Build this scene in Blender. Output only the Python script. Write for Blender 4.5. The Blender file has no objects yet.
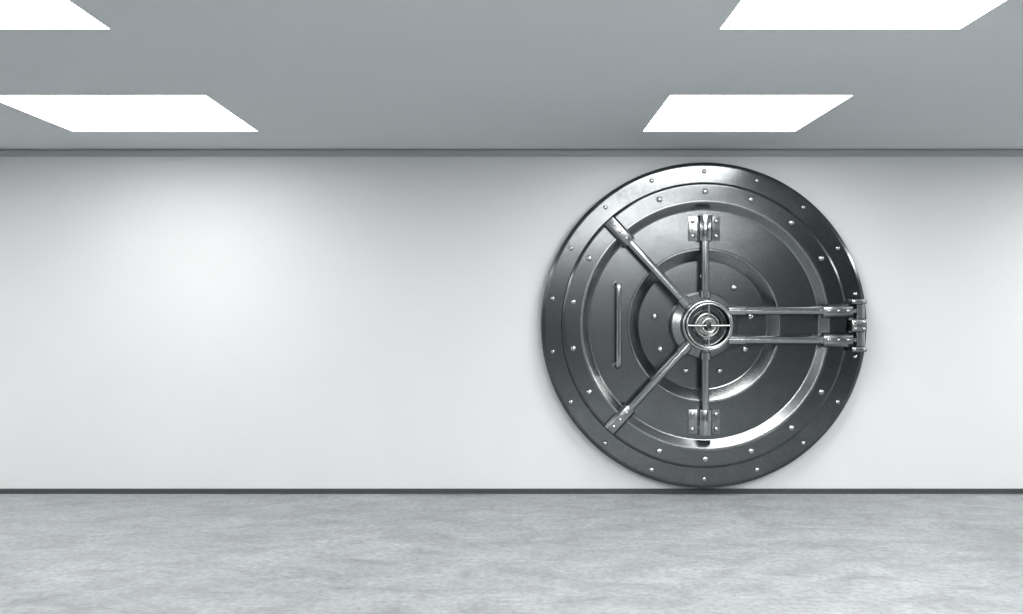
import bpy, bmesh, math, random
from mathutils import Vector, Matrix

sc = bpy.context.scene
COL = sc.collection
PI = math.pi

# ------------------------------------------------------------------ camera
WALL_Y = 9.30          # far wall plane
CEIL_Z = 3.197
X0, X1, Y0 = -9.7, 8.6, -6.0
cam_d = bpy.data.cameras.new('camera')
cam_d.sensor_width = 36.0
cam_d.lens = 1000.0 * 36.0 / 1023.0
cam_d.clip_start = 0.05
cam = bpy.data.objects.new('camera', cam_d)
cam.location = (0.0, 0.0, 1.735)
cam.rotation_euler = (PI / 2, 0, 0)
COL.objects.link(cam)
sc.camera = cam

# ------------------------------------------------------------------ world, exposure
w = bpy.data.worlds.new('world')
sc.world = w
w.use_nodes = True
w.node_tree.nodes['Background'].inputs[0].default_value = (0.8, 0.88, 0.95, 1)
w.node_tree.nodes['Background'].inputs[1].default_value = 0.3
sc.view_settings.view_transform = 'Standard'
sc.view_settings.look = 'None'
sc.view_settings.exposure = 0.0
sc.view_settings.gamma = 1.0
sc.view_settings.use_curve_mapping = False
sc.cycles.use_denoising = True
sc.cycles.max_bounces = 10
sc.cycles.diffuse_bounces = 6
sc.cycles.sample_clamp_indirect = 8.0
# brightness of the ceiling panels by row, counted from the vault wall: outer columns, left, right
POWER = [(22.0, 10.8, 16.5), (17.0, 9.5, 16.0), (0, 11.0, 38.0), (0, 6.0, 8.0), (0, 5.0, 4.0)]


# ------------------------------------------------------------------ materials
def new_mat(name):
    m = bpy.data.materials.new(name)
    m.use_nodes = True
    nt = m.node_tree
    return m, nt, nt.nodes['Principled BSDF']


def N(nt, kind, **kw):
    n = nt.nodes.new(kind)
    for k, v in kw.items():
        setattr(n, k, v)
    return n


def coords(nt, scale=(1, 1, 1), kind='Object'):
    tc = N(nt, 'ShaderNodeTexCoord')
    mp = N(nt, 'ShaderNodeMapping')
    mp.inputs['Scale'].default_value = scale
    nt.links.new(tc.outputs[kind], mp.inputs['Vector'])
    return mp.outputs['Vector']


def noise(nt, vec, scale, detail=4, rough=0.55, dist=0.0):
    n = N(nt, 'ShaderNodeTexNoise')
    n.inputs['Scale'].default_value = scale
    n.inputs['Detail'].default_value = detail
    n.inputs['Roughness'].default_value = rough
    n.inputs['Distortion'].default_value = dist
    nt.links.new(vec, n.inputs['Vector'])
    return n.outputs['Fac']


def ramp(nt, fac, stops):
    r = N(nt, 'ShaderNodeValToRGB')
    els = r.color_ramp.elements
    while len(els) < len(stops):
        els.new(0.5)
    for e, (p, c) in zip(els, stops):
        e.position = p
        e.color = (c, c, c, 1) if isinstance(c, float) else (*c, 1)
    nt.links.new(fac, r.inputs['Fac'])
    return r.outputs['Color']


def mix(nt, a, b, fac, mode='MIX'):
    n = N(nt, 'ShaderNodeMix', data_type='RGBA', blend_type=mode)
    if isinstance(fac, float):
        n.inputs[0].default_value = fac
    else:
        nt.links.new(fac, n.inputs[0])
    nt.links.new(a, n.inputs[6])
    nt.links.new(b, n.inputs[7])
    return n.outputs[2]


def paint(name, col, rough=0.6, bump=0.02, bscale=180.0, spec=0.3):
    m, nt, b = new_mat(name)
    v = coords(nt)
    f = noise(nt, v, 1.3, 3)
    c = ramp(nt, f, [(0.3, tuple(x * 0.985 for x in col)), (0.7, tuple(x * 1.01 for x in col))])
    nt.links.new(c, b.inputs['Base Color'])
    b.inputs['Roughness'].default_value = rough
    b.inputs['Specular IOR Level'].default_value = spec
    bp = N(nt, 'ShaderNodeBump')
    bp.inputs['Strength'].default_value = bump
    bp.inputs['Distance'].default_value = 0.004
    nt.links.new(noise(nt, v, bscale, 2), bp.inputs['Height'])
    nt.links.new(bp.outputs['Normal'], b.inputs['Normal'])
    return m


def concrete():
    m, nt, b = new_mat('polished_concrete')
    v = coords(nt)
    v2 = coords(nt, (1.0, 1.6, 1.0))
    big = noise(nt, v, 0.55, 4, 0.6, 0.4)
    mid = noise(nt, v2, 2.6, 8, 0.68, 0.6)
    fine = noise(nt, v, 22.0, 6, 0.7)
    speck = noise(nt, v, 90.0, 3, 0.6)
    a = ramp(nt, big, [(0.3, (0.222, 0.238, 0.246)), (0.7, (0.280, 0.296, 0.303))])
    c = ramp(nt, mid, [(0.30, (0.68, 0.68, 0.68)), (0.5, (1.0, 1.0, 1.0)), (0.72, (1.28, 1.28, 1.27))])
    d = ramp(nt, fine, [(0.30, (0.72, 0.72, 0.72)), (0.5, (1.0, 1.0, 1.0)), (0.7, (1.2, 1.2, 1.2))])
    e = ramp(nt, speck, [(0.25, (0.86, 0.86, 0.86)), (0.42, (1.0, 1.0, 1.0))])
    col = mix(nt, a, c, 1.0, 'MULTIPLY')
    col = mix(nt, col, d, 1.0, 'MULTIPLY')
    col = mix(nt, col, e, 1.0, 'MULTIPLY')
    nt.links.new(col, b.inputs['Base Color'])
    nt.links.new(ramp(nt, mid, [(0.3, 0.50), (0.7, 0.66)]), b.inputs['Roughness'])
    b.inputs['Specular IOR Level'].default_value = 0.35
    bp = N(nt, 'ShaderNodeBump')
    bp.inputs['Strength'].default_value = 0.12
    bp.inputs['Distance'].default_value = 0.004
    nt.links.new(fine, bp.inputs['Height'])
    nt.links.new(bp.outputs['Normal'], b.inputs['Normal'])
    return m


def steel(name, col, rough, var=0.10, scratch=0.05, brushed=None):
    """Steel with cloudy wear and fine scratches; brushed = (scale vector) adds directional streaks."""
    m, nt, b = new_mat(name)
    v = coords(nt)
    cloud = noise(nt, v, 3.2, 6, 0.6, 0.5)
    fine = noise(nt, v, 38.0, 5, 0.65)
    c = ramp(nt, cloud, [(0.3, tuple(x * (1 - var) for x in col)), (0.7, tuple(x * (1 + var) for x in col))])
    d = ramp(nt, fine, [(0.3, (0.88, 0.88, 0.88)), (0.65, (1.08, 1.08, 1.08))])
    c = mix(nt, c, d, 1.0, 'MULTIPLY')
    nt.links.new(c, b.inputs['Base Color'])
    b.inputs['Metallic'].default_value = 1.0
    r = ramp(nt, cloud, [(0.25, rough * 1.15), (0.75, rough * 0.88)])
    nt.links.new(r, b.inputs['Roughness'])
    # long thin scratches
    vs = coords(nt, brushed or (6.0, 6.0, 90.0))
    s = noise(nt, vs, 4.0, 4, 0.7, 0.2)
    bp = N(nt, 'ShaderNodeBump')
    bp.inputs['Strength'].default_value = scratch
    bp.inputs['Distance'].default_value = 0.003
    nt.links.new(s, bp.inputs['Height'])
    nt.links.new(bp.outputs['Normal'], b.inputs['Normal'])
    return m


M_WALL = paint('white_wall_paint', (0.61, 0.62, 0.625), 0.7)
M_SIDE = paint('grey_side_wall_paint', (0.42, 0.44, 0.45), 0.8)
M_REAR = paint('dark_grey_wall_paint', (0.22, 0.23, 0.235), 0.7)
M_CEIL = paint('grey_ceiling_paint', (0.52, 0.54, 0.55), 0.8)
M_TRIM = paint('grey_trim_paint', (0.40, 0.42, 0.43), 0.5)
M_BASE = paint('dark_baseboard_paint', (0.055, 0.061, 0.064), 0.6, spec=0.15)
M_FLOOR = concrete()
M_PLATE = steel('dark_plate_steel', (0.120, 0.127, 0.131), 0.18)
M_PANEL = steel('dark_panel_steel', (0.120, 0.128, 0.132), 0.21)
M_RIM = steel('brushed_rim_steel', (0.215, 0.224, 0.228), 0.22, 0.05, 0.0)
M_HUB = steel('hub_steel', (0.35, 0.362, 0.367), 0.25)
M_BAR = steel('polished_bar_steel', (0.37, 0.382, 0.388), 0.15, 0.03, 0.0)
M_BLOCK = steel('block_steel', (0.26, 0.27, 0.275), 0.24, 0.05, 0.0)
M_RIVET = steel('rivet_steel', (0.50, 0.51, 0.51), 0.12, 0.05, 0.0)
M_CHROME = steel('wheel_steel', (0.46, 0.47, 0.47), 0.22, 0.04, 0.0)
M_DARK = steel('blackened_steel', (0.05, 0.054, 0.056), 0.35)
M_FRAME = paint('white_lamp_frame', (0.82, 0.82, 0.80), 0.4)


def glow(name, power):
    m, nt, b = new_mat(name)
    b.inputs['Base Color'].default_value = (0.9, 0.9, 0.88, 1)
    b.inputs['Emission Color'].default_value = (1.0, 0.985, 0.975, 1)
    b.inputs['Emission Strength'].default_value = power
    return m


LIGHTS = {}


def light_mat(power):
    if power not in LIGHTS:
        LIGHTS[power] = glow('light_diffuser', power)
    return LIGHTS[power]


# ------------------------------------------------------------------ mesh helpers
def link_mesh(name, bm, mat, parent=None, smooth=True, angle=38.0):
    me = bpy.data.meshes.new(name)
    bmesh.ops.recalc_face_normals(bm, faces=bm.faces)
    bm.to_mesh(me)
    bm.free()
    me.materials.append(mat)
    if smooth:
        me.polygons.foreach_set('use_smooth', [True] * len(me.polygons))
        me.set_sharp_from_angle(angle=math.radians(angle))
    o = bpy.data.objects.new(name, me)
    COL.objects.link(o)
    if parent:
        o.parent = parent
    return o


def add_box(bm, x0, x1, y0, y1, z0, z1, bevel=0.0, mat=None, segs=2):
    vs = [bm.verts.new((x, y, z)) for x in (x0, x1) for y in (y0, y1) for z in (z0, z1)]
    idx = [(0, 1, 3, 2), (4, 6, 7, 5), (0, 4, 5, 1), (2, 3, 7, 6), (0, 2, 6, 4), (1, 5, 7, 3)]
    fs = [bm.faces.new([vs[i] for i in f]) for f in idx]
    if bevel:
        es = list({e for f in fs for e in f.edges})
        r = bmesh.ops.bevel(bm, geom=es, offset=bevel, segments=segs, profile=0.5, affect='EDGES')
        vs = list({v for f in r['faces'] for v in f.verts} | {v for v in vs if v.is_valid})
    if mat is not None:
        bmesh.ops.transform(bm, matrix=mat, verts=[v for v in vs if v.is_valid])


def fillet(prof, segs=4):
    """prof: list of (r, p[, radius]); rounds the corners that give a radius."""
    out = []
    n = len(prof)
    for i, q in enumerate(prof):
        rad = q[2] if len(q) > 2 else 0
        P = Vector((q[0], q[1]))
        if not rad or i in (0, n - 1):
            out.append((P.x, P.y))
            continue
        A = Vector(prof[i - 1][:2]) - P
        B = Vector(prof[i + 1][:2]) - P
        la, lb = A.length, B.length
        A.normalize()
        B.normalize()
        t = min(rad, la * 0.45, lb * 0.45)
        sa = P + A * min(t * 1.35, la * 0.49)
        sb = P + B * min(t * 1.35, lb * 0.49)
        out.append((sa.x, sa.y))
        for k in range(segs + 1):
            u = k / segs
            # quadratic arc through the corner
            c = (P + A * t) * (1 - u) ** 2 + P * 2 * u * (1 - u) + (P + B * t) * u ** 2
            out.append((c.x, c.y))
        out.append((sb.x, sb.y))
    return out


def lathe(bm, prof, segs=192, cx=0.0, cz=0.0, matrix=None):
    """Spins a profile (r, p) about the axis that points out of the wall (-Y)."""
    rings = []
    new = []
    for r, p in prof:
        if r < 1e-6:
            v = bm.verts.new((cx, -p, cz))
            rings.append([v])
            new.append(v)
        else:
            ring = [bm.verts.new((cx + r * math.cos(2 * PI * k / segs), -p, cz + r * math.sin(2 * PI * k / segs)))
                    for k in range(segs)]
            rings.append(ring)
            new += ring
    for a, c in zip(rings, rings[1:]):
        if len(a) == 1 and len(c) == 1:
            continue
        for k in range(segs):
            k2 = (k + 1) % segs
            if len(a) == 1:
                bm.faces.new((a[0], c[k], c[k2]))
            elif len(c) == 1:
                bm.faces.new((a[k], c[0], a[k2]))
            else:
                bm.faces.new((a[k], c[k], c[k2], a[k2]))
    if matrix is not None:
        bmesh.ops.transform(bm, matrix=matrix, verts=new)


def tube(bm, pts, radii, segs=20, cap=True):
    pts = [Vector(p) for p in pts]
    if not isinstance(radii, (list, tuple)):
        radii = [radii] * len(pts)
    t0 = (pts[1] - pts[0]).normalized()
    up = Vector((0, 1, 0)) if abs(t0.y) < 0.9 else Vector((1, 0, 0))
    u = t0.cross(up).normalized()
    rings = []
    for i, p in enumerate(pts):
        if i == 0:
            t = t0
        elif i == len(pts) - 1:
            t = (pts[i] - pts[i - 1]).normalized()
        else:
            t = ((pts[i + 1] - p).normalized() + (p - pts[i - 1]).normalized()).normalized()
        u = (u - t * u.dot(t)).normalized()
        v = t.cross(u)
        rings.append([bm.verts.new(p + (u * math.cos(2 * PI * k / segs) + v * math.sin(2 * PI * k / segs)) * radii[i])
                      for k in range(segs)])
    for a, c in zip(rings, rings[1:]):
        for k in range(segs):
            k2 = (k + 1) % segs
            bm.faces.new((a[k], c[k], c[k2], a[k2]))
    if cap:
        bm.faces.new(rings[0][::-1])
        bm.faces.new(rings[-1])


def rod(bm, a, b_, r, segs=32, ch=0.006):
    """A straight round bar with small chamfers at both ends."""
    a, b_ = Vector(a), Vector(b_)
    d = (b_ - a).normalized()
    tube(bm, [a, a + d * ch, a + d * ch * 1.6, b_ - d * ch * 1.6, b_ - d * ch, b_],
         [r - ch, r, r, r, r, r - ch], segs)


def prism(bm, poly, z0, z1, bevel=0.0, matrix=None):
    """Extrudes a polygon of (across, p) along the local length axis (Z)."""
    a = [bm.verts.new((x, -p, z0)) for x, p in poly]
    c = [bm.verts.new((x, -p, z1)) for x, p in poly]
    fs = [bm.faces.new(a), bm.faces.new(c[::-1])]
    n = len(poly)
    for k in range(n):
        fs.append(bm.faces.new((a[k], a[(k + 1) % n], c[(k + 1) % n], c[k])))
    vs = a + c
    if bevel:
        es = list({e for f in fs for e in f.edges})
        r = bmesh.ops.bevel(bm, geom=es, offset=bevel, segments=2, profile=0.5, affect='EDGES')
        vs = list({v for f in r['faces'] for v in f.verts} | {v for v in vs if v.is_valid})
    if matrix is not None:
        bmesh.ops.transform(bm, matrix=matrix, verts=[v for v in vs if v.is_valid])


# ------------------------------------------------------------------ the room
def struct(name, bm, mat):
    o = link_mesh(name, bm, mat, smooth=False)
    o['kind'] = 'structure'
    return o


T = 0.15
bm = bmesh.new(); add_box(bm, X0 - T, X1 + T, Y0 - T, WALL_Y + T, -T, 0.0)
struct('floor', bm, M_FLOOR)
bm = bmesh.new(); add_box(bm, X0 - T, X1 + T, Y0 - T, WALL_Y + T, CEIL_Z, CEIL_Z + T)
struct('ceiling', bm, M_CEIL)
bm = bmesh.new(); add_box(bm, X0 - T, X1 + T, WALL_Y, WALL_Y + T, 0.0, CEIL_Z)
struct('wall_front', bm, M_WALL)
bm = bmesh.new(); add_box(bm, X0 - T, X1 + T, Y0 - T, Y0, 0.0, CEIL_Z)
struct('wall_back', bm, M_REAR)
bm = bmesh.new(); add_box(bm, X0 - T, X0, Y0, WALL_Y, 0.0, CEIL_Z)
struct('wall_left', bm, M_SIDE)
bm = bmesh.new(); add_box(bm, X1, X1 + T, Y0, WALL_Y, 0.0, CEIL_Z)
struct('wall_right', bm, M_SIDE)

# dark baseboard along the far wall, with a small chamfered top edge
bm = bmesh.new()
poly = [(0.0, 0.0), (0.0, 0.047), (-0.012, 0.047), (-0.018, 0.041), (-0.018, 0.0)]
va = [bm.verts.new((X0, WALL_Y + y, z)) for y, z in poly]
vb = [bm.verts.new((X1, WALL_Y + y, z)) for y, z in poly]
bm.faces.new(va); bm.faces.new(vb[::-1])
for k in range(len(poly)):
    k2 = (k + 1) % len(poly)
    bm.faces.new((va[k], va[k2], vb[k2], vb[k]))
struct('baseboard_front', bm, M_BASE)

# grey cornice strip under the ceiling: a face between two shadow grooves
bm = bmesh.new()
zt, zb = CEIL_Z, CEIL_Z - 0.064
poly = [(0, zt), (-0.016, zt), (-0.016, zt - 0.010), (-0.034, zt - 0.010), (-0.034, zb + 0.014),
        (-0.008, zb + 0.014), (-0.008, zb), (0, zb)]
va = [bm.verts.new((X0, WALL_Y + y, z)) for y, z in poly]
vb = [bm.verts.new((X1, WALL_Y + y, z)) for y, z in poly]
bm.faces.new(va); bm.faces.new(vb[::-1])
for k in range(len(poly)):
    k2 = (k + 1) % len(poly)
    bm.faces.new((va[k], va[k2], vb[k2], vb[k]))
struct('trim_1', bm, M_TRIM)


# ------------------------------------------------------------------ ceiling lights
def lamp(x0, x1, y0, y1, label, mat):
    """A flush rectangular ceiling panel: thin frame and glowing diffuser."""
    cx, cy = (x0 + x1) / 2, (y0 + y1) / 2
    r = bpy.data.objects.new('ceiling_light', None)
    r.location = (cx, cy, CEIL_Z)
    COL.objects.link(r)
    r['label'] = label
    r['category'] = 'ceiling light'
    r['group'] = 'square light panels in the ceiling'
    hx, hy, f = (x1 - x0) / 2, (y1 - y0) / 2, 0.006
    bm = bmesh.new()
    add_box(bm, -hx, hx, -hy, -hy + f, -0.005, 0)
    add_box(bm, -hx, hx, hy - f, hy, -0.005, 0)
    add_box(bm, -hx, -hx + f, -hy + f, hy - f, -0.005, 0)
    add_box(bm, hx - f, hx, -hy + f, hy - f, -0.005, 0)
    link_mesh('frame', bm, M_FRAME, r, smooth=False)
    bm = bmesh.new()
    add_box(bm, -hx + f, hx - f, -hy + f, hy - f, -0.0045, -0.0005)
    link_mesh('diffuser', bm, mat, r, smooth=False)
    return r


ROWS = [(6.88, 8.30), (3.83, 5.248), (0.775, 2.185), (-2.26, -0.85), (-5.295, -3.885)]  # the last three rows are out of view, guessed to suit the lighting
where = ['in the row over the white wall', 'in the second row from the white wall',
         'in the unseen third row from the white wall', 'in the unseen fourth row from the white wall',
         'in the unseen row by the back wall']
for i, ((y0, y1), wh) in enumerate(zip(ROWS, where)):
    p_out, p_left, p_right = POWER[i]
    lamp(-3.64, -2.10, y0, y1, 'wide glowing ceiling panel away from the vault ' + wh, light_mat(p_left))
    if i < 2:
        lamp(1.088, 2.355, y0, y1, 'narrow glowing ceiling panel on the vault side ' + wh, light_mat(p_right))
        lamp(-8.20, -6.67, y0, y1, 'added unseen ceiling panel along the west wall ' + wh, light_mat(p_out))  # outer columns are out of view, added to brighten the wall's sides
        lamp(5.66, 6.94, y0, y1, 'added unseen ceiling panel along the east wall ' + wh, light_mat(p_out))
    else:
        lamp(0.45, 3.85, y0, y1, 'added long glowing ceiling panel on the vault side ' + wh, light_mat(p_right))  # widened panels out of view, added to whiten the door's upper reflection

# ------------------------------------------------------------------ the vault door
R_OUT = 1.498
door = bpy.data.objects.new('vault_door', None)
door.location = (1.770, WALL_Y - 0.002, 1.568 - R_OUT)
COL.objects.link(door)
door['label'] = 'huge round dark steel bank vault door with a handwheel on the white wall'
door['category'] = 'vault door'
door['kind'] = 'thing'

UP = Matrix.Translation((0, 0, R_OUT))      # door centre above the empty at its lowest point


def part(name, bm, mat, parent=None, angle=38.0):
    if parent is None:
        bmesh.ops.transform(bm, matrix=UP, verts=bm.verts)
        parent = door
    else:
        bmesh.ops.transform(bm, matrix=UP, verts=bm.verts)
    return link_mesh(name, bm, mat, parent, angle=angle)


# outer mounting ring
bm = bmesh.new()
lathe(bm, fillet([(1.309, 0.0), (1.309, 0.115, 0.004), (1.468, 0.115, 0.005), (1.4955, 0.101, 0.005), (1.498, 0.095), (1.498, 0.0)]), 320)
part('outer_ring', bm, M_PLATE)
# raised inner ring
bm = bmesh.new()
lathe(bm, fillet([(1.1425, 0.02), (1.1425, 0.158, 0.002), (1.288, 0.158, 0.006), (1.3070, 0.147, 0.004), (1.3085, 0.140), (1.3085, 0.0)]), 320)
part('inner_ring', bm, M_PLATE)
# sloped rim stepping down to the main panel
bm = bmesh.new()
lathe(bm, fillet([(1.142, 0.02), (1.142, 0.158, 0.001), (1.124, 0.158, 0.026), (1.060, 0.105, 0.018), (1.051, 0.103), (1.051, 0.02)]), 320)
part('sloped_rim', bm, M_RIM)
# main panel
bm = bmesh.new()
lathe(bm, fillet([(0.702, 0.0), (0.702, 0.105, 0.005), (1.051, 0.105, 0.003), (1.0505, 0.0)]), 320)
part('main_panel', bm, M_PANEL)
bm = bmesh.new()
lathe(bm, fillet([(0.7015, 0.0), (0.7015, 0.107, 0.010), (0.690, 0.106, 0.024), (0.598, 0.035, 0.016), (0.590, 0.031), (0.590, 0.0)]), 256)
part('sloped_rim', bm, M_RIM)
# recessed centre disc
bm = bmesh.new()
lathe(bm, [(0.0, 0.032), (0.30, 0.032), (0.5915, 0.032), (0.5915, 0.0)], 256)
part('centre_disc', bm, M_PANEL)

# ---- rivets
rv = bmesh.new()
lathe(rv, fillet([(0.0, 0.020)] + [(0.0245 * math.sin(t * PI / 16), 0.020 * math.cos(t * PI / 16)) for t in range(1, 9)]), 24)
rivet_mesh_src = link_mesh('rivet', rv, M_RIVET, door)
rivet_first = [rivet_mesh_src]


def rivet(x, z, p, s=1.0, parent=None, rot=None):
    if rivet_first:
        o = rivet_first.pop()
        o.parent = parent or door
    else:
        o = rivet_mesh_src.copy()
        COL.objects.link(o)
        o.parent = parent or door
    o.location = (x, -p, R_OUT + z)
    o.scale = (s, s, s)
    o.rotation_euler = rot or (0, 0, 0)
    return o


for k in range(18):
    deg = (90 + 20 * k) % 360
    deg = {10: 11.7, 350: 348.3}.get(deg, deg)      # the pair beside the hinge is set a little wider
    a = math.radians(deg)
    rivet(1.413 * math.cos(a), 1.413 * math.sin(a), 0.115, 0.86)
for k in range(18):
    deg = (90 + 20 * k) % 360
    if deg in (130, 230, 10, 350):
        continue
    a = math.radians(deg)
    rivet(1.224 * math.cos(a), 1.224 * math.sin(a), 0.158, 1.12)
for k in range(9):
    a = math.radians(10 + 40 * k)
    rivet(0.4515 * math.cos(a), 0.4515 * math.sin(a), 0.032, 1.2)

# ---- hub
bm = bmesh.new()
lathe(bm, fillet([(0.0, 0.014), (0.308, 0.014), (0.308, 0.112, 0.006), (0.300, 0.119, 0.004), (0.0, 0.119)]), 192)
hub = part('hub', bm, M_PLATE)
bm = bmesh.new()
lathe(bm, fillet([(0.300, 0.118), (0.298, 0.124, 0.004), (0.236, 0.180, 0.005), (0.232, 0.184, 0.004), (0.232, 0.286, 0.004), (0.223, 0.300, 0.006),
                  (0.210, 0.300, 0.004), (0.204, 0.285)]), 192)
part('hub_cone', bm, M_HUB, hub)
bm = bmesh.new()
lathe(bm, fillet([(0.204, 0.286), (0.190, 0.215, 0.006), (0.180, 0.208, 0.006), (0.0, 0.208)]), 192)
part('hub_face', bm, M_PLATE, hub)
bm = bmesh.new()
lathe(bm, fillet([(0.136, 0.207), (0.136, 0.222, 0.004), (0.134, 0.236, 0.004), (0.106, 0.262, 0.004), (0.096, 0.262, 0.003),
                  (0.088, 0.225, 0.004), (0.0, 0.225)]), 128)
part('dial', bm, M_CHROME, hub)
bm = bmesh.new()
lathe(bm, fillet([(0.040, 0.224), (0.040, 0.28, 0.006), (0.022, 0.29, 0.004), (0.022, 0.343, 0.006), (0.0, 0.345)]), 64)
part('spindle', bm, M_DARK, hub)

# ---- handwheel
bm = bmesh.new()


def torus(bm, R, r, p, segs=160, ms=20):
    grid = [[bm.verts.new(((R + r * math.cos(2 * PI * j / ms)) * math.cos(2 * PI * i / segs), -p - r * math.sin(2 * PI * j / ms),
                           (R + r * math.cos(2 * PI * j / ms)) * math.sin(2 * PI * i / segs))) for j in range(ms)] for i in range(segs)]
    for i in range(segs):
        for j in range(ms):
            i2, j2 = (i + 1) % segs, (j + 1) % ms
            bm.faces.new((grid[i][j], grid[i2][j], grid[i2][j2], grid[i][j2]))


torus(bm, 0.196, 0.0085, 0.335)
wheel = part('handwheel', bm, M_CHROME)
bm = bmesh.new()
torus(bm, 0.060, 0.0075, 0.335, 96, 14)
part('wheel_hub_ring', bm, M_CHROME, wheel)
for k in range(4):
    a = k * PI / 2
    bm = bmesh.new()
    d = (math.cos(a), math.sin(a))
    tube(bm, [(d[0] * r, -0.335, d[1] * r) for r in (0.016, 0.10, 0.186)], [0.0055, 0.007, 0.0085], 14)
    part('spoke', bm, M_CHROME, wheel)

# ---- vertical bolts, above and below the hub
for s in (1, -1):
    flip = Matrix.Identity(4) if s == 1 else Matrix.Rotation(PI, 4, 'Y')
    bm = bmesh.new()
    rod(bm, (0, -0.158, 0.20), (0, -0.158, 0.80), 0.0365)
    bmesh.ops.transform(bm, matrix=flip, verts=bm.verts)
    bolt = part('locking_rod', bm, M_BAR)
    bm = bmesh.new()
    rod(bm, (0, -0.158, 0.245), (0, -0.158, 0.318), 0.0515)
    bmesh.ops.transform(bm, matrix=flip, verts=bm.verts)
    part('collar', bm, M_BAR, bolt)
    bm = bmesh.new()
    add_box(bm, -0.146, 0.146, -0.118, -0.105, 0.775, 0.998, 0.004)
    bmesh.ops.transform(bm, matrix=flip, verts=bm.verts)
    br = part('rod_bracket', bm, M_BLOCK)
    bm = bmesh.new()
    hw = 0.066
    poly = [(-hw, 0.116)] + [(-hw * math.cos(t * PI / 14), 0.155 + 0.058 * math.sin(t * PI / 14)) for t in range(15)] + [(hw, 0.116)]
    prism(bm, poly, 0.770, 1.003, 0.004, flip)
    part('rod_housing', bm, M_BAR, br, angle=25)
    for x in (-0.108, 0.108):
        for z in (0.817, 0.955):
            rivet(x, z * s, 0.118, 0.9, br)

# ---- diagonal struts
for deg in (132.7, 227.4):
    a = math.radians(deg)
    rotm = Matrix.Rotation(-(a - PI / 2), 4, 'Y')      # local +Z -> radial direction
    bm = bmesh.new()
    rod(bm, (0, -0.200, 0.20), (0, -0.200, 1.06), 0.0375)
    bmesh.ops.transform(bm, matrix=rotm, verts=bm.verts)
    st = part('strut', bm, M_BAR)
    bm = bmesh.new()
    rod(bm, (0, -0.200, 0.245), (0, -0.200, 0.340), 0.0515)
    bmesh.ops.transform(bm, matrix=rotm, verts=bm.verts)
    part('collar', bm, M_BAR, st)
    bm = bmesh.new()
    hw = 0.062
    poly = [(-hw, 0.1585), (-hw, 0.212), (-hw * 0.60, 0.245), (hw * 0.60, 0.245), (hw, 0.212), (hw, 0.1585)]
    prism(bm, poly, 1.022, 1.300, 0.004, rotm)
    bk = part('strut_bracket', bm, M_BLOCK, angle=20)
    for r_ in (1.075, 1.160, 1.245):
        rivet(r_ * math.cos(a), r_ * math.sin(a), 0.2445, 0.6, bk)

# ---- hinge arms
for s in (1, -1):
    zc = 0.132 * s
    bm = bmesh.new()
    rod(bm, (0.19, -0.205, zc), (1.08, -0.205, zc), 0.0375)
    arm = part('hinge_arm', bm, M_BAR)
    bm = bmesh.new()
    rod(bm, (0.195, -0.205, zc), (0.358, -0.205, zc), 0.0475)
    part('collar', bm, M_BAR, arm)
    bm = bmesh.new()
    rod(bm, (1.030, -0.205, zc), (1.062, -0.205, zc), 0.043)
    part('collar', bm, M_BAR, arm)
    bm = bmesh.new()
    hw = 0.066
    poly = [(-hw, 0.1585), (-hw, 0.205), (-hw * 0.55, 0.240), (hw * 0.55, 0.240), (hw, 0.205), (hw, 0.1585)]
    mt = Matrix.Translation((0, 0, zc)) @ Matrix.Rotation(PI / 2, 4, 'Y')
    prism(bm, poly, 1.060, 1.325, 0.004, mt)
    bk = part('arm_bracket', bm, M_BLOCK, angle=20)
    for x in (1.105, 1.193, 1.281):
        rivet(x, zc, 0.2395, 0.6, bk)
    bm = bmesh.new()
    rod(bm, (1.315, -0.195, zc), (1.385, -0.195, zc), 0.028)
    part('arm_tip', bm, M_BAR, arm)

# ---- hinge on the right edge
bm = bmesh.new()
add_box(bm, 1.318, 1.450, -0.132, -0.1155, -0.236, 0.236, 0.004)
hinge = part('hinge', bm, M_BLOCK)
for s in (1, -1):
    bm = bmesh.new()
    z0, z1 = sorted((0.055 * s, 0.194 * s))
    rod(bm, (1.399, -0.196, z0), (1.399, -0.196, z1), 0.045)
    part('knuckle', bm, M_BAR, hinge)
    bm = bmesh.new()
    z0, z1 = sorted((0.196 * s, 0.238 * s))
    add_box(bm, 1.313, 1.447, -0.250, -0.131, z0, z1, 0.005)
    cap = part('hinge_cap', bm, M_BLOCK, hinge)
    for x in (1.335, 1.425):
        rivet(x, 0.217 * s, 0.2495, 0.5, hinge)
bm = bmesh.new()
add_box(bm, 1.311, 1.447, -0.252, -0.131, -0.053, 0.053, 0.006)
part('hinge_block', bm, M_BLOCK, hinge)
for x in (1.338, 1.420):
    for z in (0.030, -0.030):
        rivet(x, z, 0.2515, 0.62, hinge)

# ---- pull handle on the left
bm = bmesh.new()
path = [(-0.812, -0.105, 0.372), (-0.808, -0.130, 0.375), (-0.803, -0.150, 0.376)]
for k in range(9):
    u = k / 8 * PI / 2
    path.append((-0.803 + 0.010 * math.sin(u), -0.155 - 0.035 * math.sin(u), 0.341 + 0.035 * math.cos(u)))
path = path + [(-0.793, -0.190, z) for z in (0.25, 0.0)]
low = [(x, y, -z) for x, y, z in path[:-1]][::-1]
tube(bm, path + low, 0.0235, 20)
ph = part('pull_handle', bm, M_BAR, angle=60)
for s in (1, -1):
    bm = bmesh.new()
    lathe(bm, fillet([(0.0, 0.114), (0.030, 0.114, 0.004), (0.036, 0.105)]), 32, -0.812, 0.372 * s)
    part('handle_foot', bm, M_BLOCK, ph)
